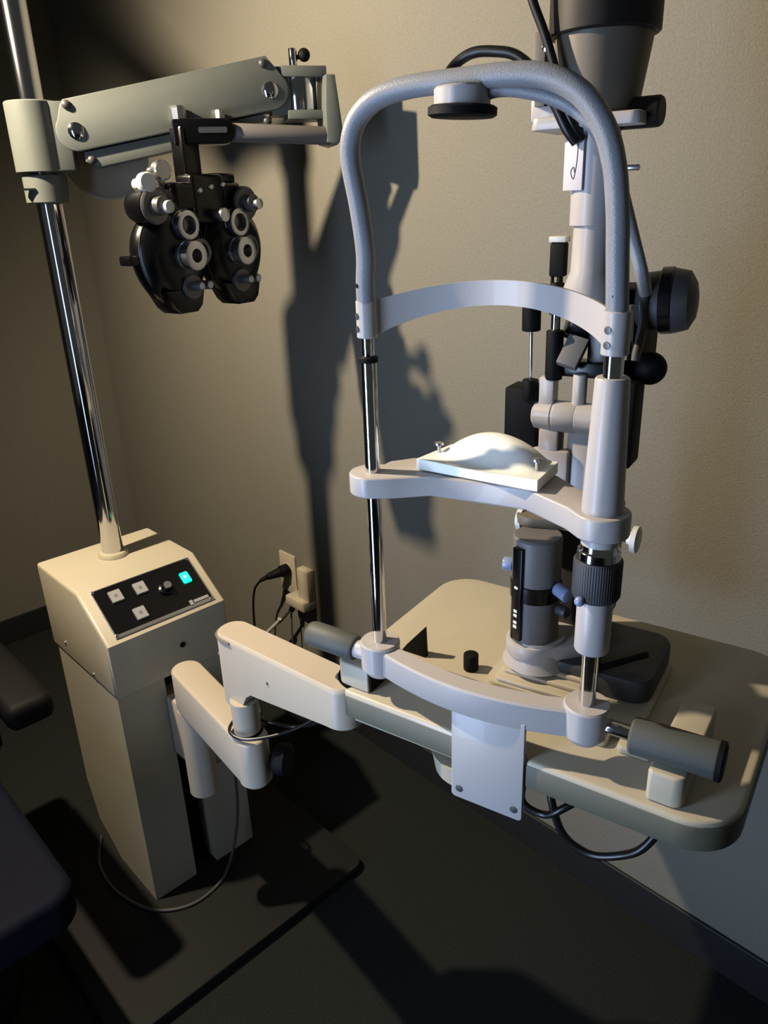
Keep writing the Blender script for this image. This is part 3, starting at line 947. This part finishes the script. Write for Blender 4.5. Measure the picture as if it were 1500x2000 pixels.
dr_ = obj('slit_drum', b, 'midgrey', sl)
b = BM()
lathe(b, (CX, CYv, 0.998), (0, 0, 1), [(0, 0.0352), (0.001, 0.0362), (0.024, 0.0362), (0.025, 0.0352)], 44)
obj('drum_band', b, 'black', dr_)
b = BM()
sa = math.radians(-112)
sc = Vector((CX + 0.036 * math.cos(sa), CYv + 0.036 * math.sin(sa), 0))
mt = Matrix.Translation(sc) @ Matrix.Rotation(sa, 4, 'Z')
box(b, -0.003, 0.004, -0.0085, 0.0085, 0.938, 1.082, 0.001, mtx=mt)
scl = obj('scale_bar', b, 'black', sl)
for z, hh in ((0.985, 0.0035), (0.978, 0.0035), (0.967, 0.0035), (0.960, 0.004), (1.022, 0.003)):
    b = BM(); box(b, 0.0038, 0.0046, -0.0032, 0.0032, z - hh * 0.6, z + hh * 0.6, 0.0006, mtx=mt)
    obj('scale_mark', b, 'mark', scl)
b = BM(); cyl(b, (CX - 0.034, CYv - 0.004, 1.040), (CX - 0.048, CYv - 0.006, 1.040), 0.010); obj('slit_knob', b, 'bluegrey', sl)
b = BM(); cyl(b, (CX + 0.036, CYv - 0.012, 1.022), (CX + 0.056, CYv - 0.024, 1.020), 0.010); obj('slit_knob', b, 'bluegrey', sl)
b = BM(); cyl(b, (CX + 0.036, CYv - 0.006, 0.987), (CX + 0.052, CYv - 0.012, 0.987), 0.008); obj('slit_knob', b, 'darkgrey', sl)
# microscope column behind, bulked up to cast shade over the table's right side
b = BM(); box(b, 0.172, 0.243, 0.205, 0.335, 0.905, 1.098, 0.008, 3); obj('rear_column', b, 'darkgrey', sl)
b = BM()
prism(b, capsule((0.150, 0.19), (0.222, 0.215), 0.026, 0.030), 1.093, 1.108, 0.003); obj('column_cap', b, 'tan', sl)
b = BM()
box(b, 0.143, 0.196, 0.185, 0.205, 1.098, 1.205, 0.004)
box(b, 0.152, 0.180, 0.186, 0.204, 1.20, 1.24, 0.003)
obj('lower_bracket', b, 'pale', sl)
b = BM(); cyl(b, (0.136, 0.19, 1.094), (0.290, 0.19, 1.094), 0.006, seg=16); ks = obj('centring_shaft', b, 'chrome', sl)
for u_, d in ((0.142, -1), (0.284, 1)):
    b = BM(); lathe(b, (u_, 0.19, 1.094), (d, 0, 0), [(0, 0.008), (0.006, 0.010), (0.007, 0.0185), (0.014, 0.0185), (0.0155, 0.016)], 28); obj('centring_knob', b, 'white', ks)
# pivot and arms
b = BM()
box(b, 0.166, 0.181, 0.190, 0.212, 1.14, 1.235, 0.003); obj('illumination_arm', b, 'tan', sl)
b = BM()
prism(b, [(0.186, 1.10), (0.224, 1.10), (0.228, 1.24), (0.190, 1.24)], 0.195, 0.225, 0.005, plane='xz'); obj('microscope_arm', b, 'pale', sl)
b = BM()
lathe(b, (0.140, 0.20, 1.250), (1, 0, 0), [(0, 0.014), (0.004, 0.020), (0.028, 0.0215), (0.029, 0.0205), (0.031, 0.0205), (0.032, 0.0215), (0.060, 0.0215), (0.062, 0.0205), (0.063, 0.0215), (0.085, 0.021)], 36)
obj('tilt_pivot', b, 'pale', sl)
b = BM(); box(b, 0.149, 0.170, 0.188, 0.210, 1.258, 1.304, 0.003); obj('pivot_lug', b, 'pale', sl)
b = BM(); cyl(b, (0.202, 0.20, 1.262), (0.202, 0.20, 1.310), 0.0095); obj('pivot_post', b, 'pale', sl)
# mirror / prism head
b = BM()
box(b, 0.166, 0.248, 0.200, 0.232, 1.304, 1.325, 0.004)
box(b, 0.206, 0.248, 0.206, 0.240, 1.32, 1.40, 0.004)
cyl(b, (0.176, 0.225, 1.385), (0.225, 0.245, 1.365), 0.030, seg=30)
obj('prism_holder', b, 'black', sl)
b = BM()
mt = Matrix.Translation((0.191, 0.196, 1.338)) @ Matrix.Rotation(math.radians(14), 4, 'Y') @ Matrix.Rotation(math.radians(-35), 4, 'X')
box(b, -0.0135, 0.0135, -0.006, 0.006, -0.021, 0.021, 0.001, mtx=mt); obj('prism', b, 'prism', sl)
b = BM(); lathe(b, (0.180, 0.222, 1.375), (0, -1, 0), [(0, 0.024), (0.004, 0.024), (0.004, 0.021), (0, 0.021)], 36, cap=False); obj('mirror_ring', b, 'ivory', sl)
# left side rods, knob and black box
b = BM(); box(b, 0.099, 0.147, 0.190, 0.235, 1.185, 1.285, 0.003); obj('transformer_box', b, 'matte_black', sl)
b = BM(); cyl(b, (0.1345, 0.195, 1.27), (0.1345, 0.195, 1.298), 0.011); obj('rod_socket', b, 'matte_black', sl)
b = BM(); cyl(b, (0.1310, 0.20, 1.362), (0.1302, 0.20, 1.402), 0.0125); obj('rod_knob', b, 'matte_black', sl)
b = BM(); cyl(b, (0.1342, 0.196, 1.29), (0.1312, 0.199, 1.37), 0.0022, seg=10); obj('thin_rod', b, 'steel', sl)
b = BM(); cyl(b, (0.166, 0.197, 1.300), (0.165, 0.198, 1.365), 0.0115); cyl(b, (0.1645, 0.198, 1.385), (0.164, 0.20, 1.425), 0.009); obj('guide_sleeve', b, 'matte_black', sl)
b = BM(); cyl(b, (0.165, 0.198, 1.355), (0.1645, 0.199, 1.40), 0.006, seg=18); obj('guide_rod', b, 'chrome', sl)
# illumination tower
b = BM()
lathe(b, (0.206, 0.20, 1.400), (0, 0, 1), [(0, 0.030), (0.020, 0.032), (0.040, 0.0245), (0.095, 0.0232)], 40)
lathe(b, (0.204, 0.20, 1.493), (0, 0, 1), [(0, 0.0255), (0.001, 0.0268), (0.110, 0.0268)], 40)
tw = obj('lamp_tower', b, 'pale', sl)
for u_ in (0.163, 0.233):
    b = BM(); box(b, u_ - 0.010, u_ + 0.010, 0.195, 0.212, 1.432, 1.474, 0.003); cyl(b, (u_ - 0.006, 0.20, 1.395), (u_ - 0.006, 0.20, 1.44), 0.0022, seg=10); cyl(b, (u_ + 0.004, 0.20, 1.395), (u_ + 0.004, 0.20, 1.44), 0.004, seg=12)
    obj('filter_lever', b, 'matte_black', tw)
    b = BM(); box(b, u_ - 0.011, u_ + 0.011, 0.194, 0.213, 1.474, 1.481, 0.001); obj('lever_cap', b, 'white', tw)
b = BM(); box(b, 0.216, 0.240, 0.196, 0.212, 1.485, 1.499, 0.002); obj('filter_lever', b, 'matte_black', tw)
b = BM()
mt = Matrix.Translation((0.186, 0.1765, 1.567)) @ Matrix.Rotation(math.radians(-22), 4, 'Z')
box(b, -0.0145, 0.0145, -0.002, 0.002, -0.0335, 0.0335, 0.0008, mtx=mt)
cd = obj('label_card', b, 'card', tw, 'white card taped to the tower, with a pen stroke')
b = BM()
tube(b, [mt @ Vector(p) for p in [(0.006, -0.0022, 0.018), (0.006, -0.0022, 0.004), (0.004, -0.0022, -0.012), (0.001, -0.0022, -0.021), (-0.003, -0.0022, -0.013), (0.001, -0.0022, -0.008), (0.003, -0.0022, -0.014)]], 0.0005, 6, 5)
obj('pen_stroke', b, 'pen', cd)
b = BM(); p = mt @ Vector((0.0015, -0.002, 0.026)); nn = (mt.to_3x3() @ Vector((0, -1, 0)))
lathe(b, p, nn, [(0, 0.0052), (0.002, 0.005), (0.003, 0.003)], 16); obj('card_screw', b, 'steel', cd)
b = BM(); cyl(b, (0.235, 0.20, 1.556), (0.2565, 0.20, 1.556), 0.0032, seg=12); obj('locking_pin', b, 'steel', tw)
# lamp housing on top
b = BM()
lathe(b, (0.200, 0.215, 1.612), (0, 0, 1), [(0, 0.040), (0.004, 0.046), (0.02, 0.046), (0.084, 0.0555), (0.086, 0.0555)], 48)
lh = obj('lamp_housing', b, 'tan', sl)
b = BM()
lathe(b, (0.200, 0.215, 1.696), (0, 0, 1), [(0, 0.0605), (0.002, 0.0625), (0.13, 0.0625), (0.14, 0.055), (0.15, 0.03)], 48)
obj('housing_cap', b, 'brown', lh)
b = BM()
prism(b, rrect(0.132, 0.262, 0.165, 0.262, 0.012), 1.600, 1.614, 0.003)
box(b, 0.132, 0.172, 0.168, 0.215, 1.608, 1.634, 0.003)
obj('housing_flange', b, 'pale', lh)
b = BM()
lathe(b, (0.222, 0.208, 1.6135), (1, -0.05, 0), [(0, 0.0165), (0.050, 0.0165), (0.053, 0.0145)], 30)
obj('housing_knob', b, 'brown', lh)
b = BM()
prism(b, [(0.140, 1.625), (0.152, 1.625), (0.150, 1.700), (0.136, 1.700)], 0.160, 0.176, 0.001, plane='xz')
bs = obj('housing_bracket', b, 'tan', lh)
b = BM(); cyl(b, (0.152, 0.1605, 1.683), (0.152, 0.156, 1.683), 0.004); obj('bracket_screw', b, 'chrome', lh)
# microscope body, drum, knobs behind the right upright
b = BM()
box(b, 0.200, 0.268, 0.235, 0.330, 1.300, 1.415, 0.010, 3)
cyl(b, (0.218, 0.330, 1.37), (0.218, 0.40, 1.385), 0.018); cyl(b, (0.255, 0.330, 1.37), (0.255, 0.40, 1.385), 0.018)
obj('microscope_body', b, 'matte_black', sl)
b = BM(); box(b, 0.240, 0.276, 0.195, 0.245, 1.188, 1.305, 0.005); obj('microscope_carrier', b, 'matte_black', sl)
b = BM()
lathe(b, (0.256, 0.25, 1.398), (1, 0.1, 0.05), [(0, 0.030), (0.006, 0.036), (0.020, 0.037), (0.045, 0.040), (0.062, 0.036), (0.070, 0.022), (0.072, 0.010)], 44)
md = obj('magnification_drum', b, 'darkgrey', sl)
b = BM()
lathe(b, (0.284, 0.253, 1.4), (1, 0.1, 0.05), [(0, 0.0405), (0.001, 0.0415), (0.014, 0.0415), (0.015, 0.0405)], 44)
obj('drum_rim', b, 'black', md)
b = BM(); ball(b, (0.279, 0.248, 1.314), 0.0215); cyl(b, (0.245, 0.25, 1.30), (0.279, 0.248, 1.312), 0.013); obj('focus_knob', b, 'matte_black', sl)
b = BM(); mt = Matrix.Translation((0.262, 0.19, 1.368)) @ Matrix.Rotation(math.radians(12), 4, 'Z'); box(b, -0.006, 0.006, -0.001, 0.001, -0.034, 0.034, 0.0003, mtx=mt); obj('mirror_strip', b, 'chrome', sl, 'narrow polished strip')
b = BM(); tube(b, [(0.2565, 0.19, 1.49), (0.262, 0.20, 1.455), (0.270, 0.21, 1.425), (0.272, 0.22, 1.38), (0.268, 0.21, 1.33)], 0.006, 14); obj('microscope_cable', b, 'greycable', sl)

# cables running to the lamp housing
def W(u_, v_, z): return HP(u_, v_, z)
b = BM()
tube(b, [W(0.10, 0.16, 1.83), W(0.120, 0.16, 1.77), W(0.1334, 0.16, 1.7316), W(0.148, 0.16, 1.700), W(0.1604, 0.16, 1.669), W(0.1747, 0.158, 1.630), W(0.188, 0.165, 1.600), W(0.196, 0.172, 1.588)], 0.0052, 14)
tag(obj('lamp_cable', b, 'cable'), 'black cable hanging from above down beside the brown lamp housing', 'cable', 'cables at the slit lamp top')
b = BM()
tube(b, [W(0.034, 0.13, 1.650), W(0.036, 0.155, 1.675), W(0.058, 0.16, 1.688), W(0.088, 0.16, 1.687), W(0.117, 0.16, 1.679), W(0.146, 0.16, 1.654), W(0.166, 0.158, 1.625), W(0.180, 0.160, 1.600), W(0.190, 0.168, 1.585)], 0.0062, 16)
tag(obj('lamp_cable', b, 'cable'), 'black cable arching up over the top of the grey blue bow', 'cable', 'cables at the slit lamp top')

# ------------------------------------------------------------------ wall outlet, plugs and cords
out = thing('wall_outlet', 'ivory wall outlet plate low on the back wall', 'outlet', (-1.805, WY, 0.45))
b = BM()
prism(b, rrect(-0.040, 0.040, 0.385, 0.520, 0.005), -0.006, 0.0, 0.0015, plane='xz')
op = obj('outlet_plate', b, 'ivory', out)
for z in (0.432, 0.474):
    b = BM(); prism(b, rrect(-0.016, 0.016, z - 0.014, z + 0.014, 0.012), -0.0075, -0.005, 0.0005, plane='xz'); obj('socket', b, 'ivory', op)
ad = thing('power_adapter', 'white plug in power adapter beside the ivory outlet plate', 'adapter', (-1.70, WY, 0.37))
b = BM()
box(b, -0.070, 0.025, -0.050, 0.0, 0.372, 0.405, 0.006); box(b, -0.028, 0.025, -0.030, 0.0, 0.395, 0.505, 0.006)
obj('adapter_body', b, 'ivory', ad)
b = BM(); cyl(b, (-0.045, -0.035, 0.376), (-0.050, -0.045, 0.352), 0.009); obj('cord_relief', b, 'matte_black', ad)
bp = thing('power_plug', 'black mains plug pushed into the ivory outlet', 'plug', (-1.800, 1.21, 0.46))
b = BM()
cyl(b, (0.0, 0.047, 0.468), (-0.004, 0.02, 0.466), 0.019); cyl(b, (-0.004, 0.026, 0.466), (-0.030, -0.012, 0.452), 0.016, 0.010); cyl(b, (-0.030, -0.012, 0.452), (-0.048, -0.030, 0.438), 0.008, 0.005)
obj('plug_body', b, 'matte_black', bp)
b = BM(); tube(b, [(-0.046, -0.028, 0.440), (-0.075, -0.035, 0.40), (-0.095, -0.035, 0.32), (-0.105, -0.03, 0.2), (-0.10, -0.02, 0.06), (-0.02, -0.03, 0.006), (0.15, -0.06, 0.006)], 0.0038, 10); obj('plug_cord', b, 'cable', bp)
b = BM()
tube(b, [(-1.748, 1.222, 0.36), (-1.76, 1.215, 0.345), (-1.80, 1.21, 0.30), (-1.86, 1.20, 0.24), (-1.93, 1.19, 0.12), (-1.93, 1.17, 0.008), (-1.80, 1.10, 0.006)], 0.0045, 10)
cd = thing('tagged_cord', 'grey cord with a white tag hanging below the adapter', 'cord', (0, 0, 0))
obj('cord', b, 'greycable', cd)
b = BM(); tube(b, [(-1.787, 1.200, 0.318), (-1.80, 1.198, 0.300), (-1.85, 1.190, 0.248), (-1.862, 1.188, 0.236)], 0.006, 10); obj('cord_tag', b, 'white', cd)
b = BM()
tube(b, [(-1.765, 1.235, 0.385), (-1.762, 1.228, 0.33), (-1.765, 1.225, 0.22), (-1.768, 1.225, 0.08), (-1.75, 1.20, 0.006)], 0.0028, 8)
tag(obj('thin_cord', b, 'greycable'), 'thin dark cord hanging straight down the wall under the outlet', 'cord')

# ------------------------------------------------------------------ patient chair at the left edge
ch = thing('exam_chair', 'dark navy upholstered patient chair with padded armrest at the left edge', 'chair', (-1.60, -0.02, 0))
cxx, cyy = -1.60, -0.02
b = BM(); prism(b, rrect(-1.82 - cxx, -1.095 - cxx, -0.33 - cyy, 0.275 - cyy, 0.05), 0.375, 0.455, 0.018, 4); obj('seat', b, 'navy', ch)
b = BM(); box(b, -1.75 - cxx, -1.18 - cxx, -0.26 - cyy, 0.205 - cyy, 0.33, 0.375, 0.004); obj('seat_pan', b, 'matte_black', ch)
b = BM(); lathe(b, (-1.50 - cxx, -0.03 - cyy, 0.0), (0, 0, 1), [(0, 0.25), (0.03, 0.25), (0.045, 0.09), (0.06, 0.06), (0.33, 0.06)], 40); obj('pedestal', b, 'matte_black', ch)
b = BM()
mt = Matrix.Translation((-1.84 - cxx, -0.03 - cyy, 0.42)) @ Matrix.Rotation(math.radians(-12), 4, 'Y')
box(b, -0.05, 0.05, -0.27, 0.27, 0.0, 0.62, 0.03, 4, mtx=mt); obj('backrest', b, 'navy', ch)
for yy, nm in ((0.325, 0), (-0.385, 1)):
    b = BM()
    box(b, -1.80 - cxx, -1.315 - cxx, yy - 0.045 - cyy, yy + 0.042 - cyy, 0.645, 0.700, 0.020, 4)
    ar = obj('armrest', b, 'matte_black', ch)
    b = BM(); box(b, -1.80 - cxx, -1.72 - cxx, yy - 0.025 - cyy, yy + 0.020 - cyy, 0.36, 0.66, 0.008); obj('armrest_post', b, 'matte_black', ar)
    b = BM(); box(b, -1.79 - cxx, -1.73 - cxx, (0.20 if nm == 0 else -0.40) - cyy, (0.34 if nm == 0 else -0.25) - cyy, 0.345, 0.372, 0.006); obj('armrest_bracket', b, 'matte_black', ar)
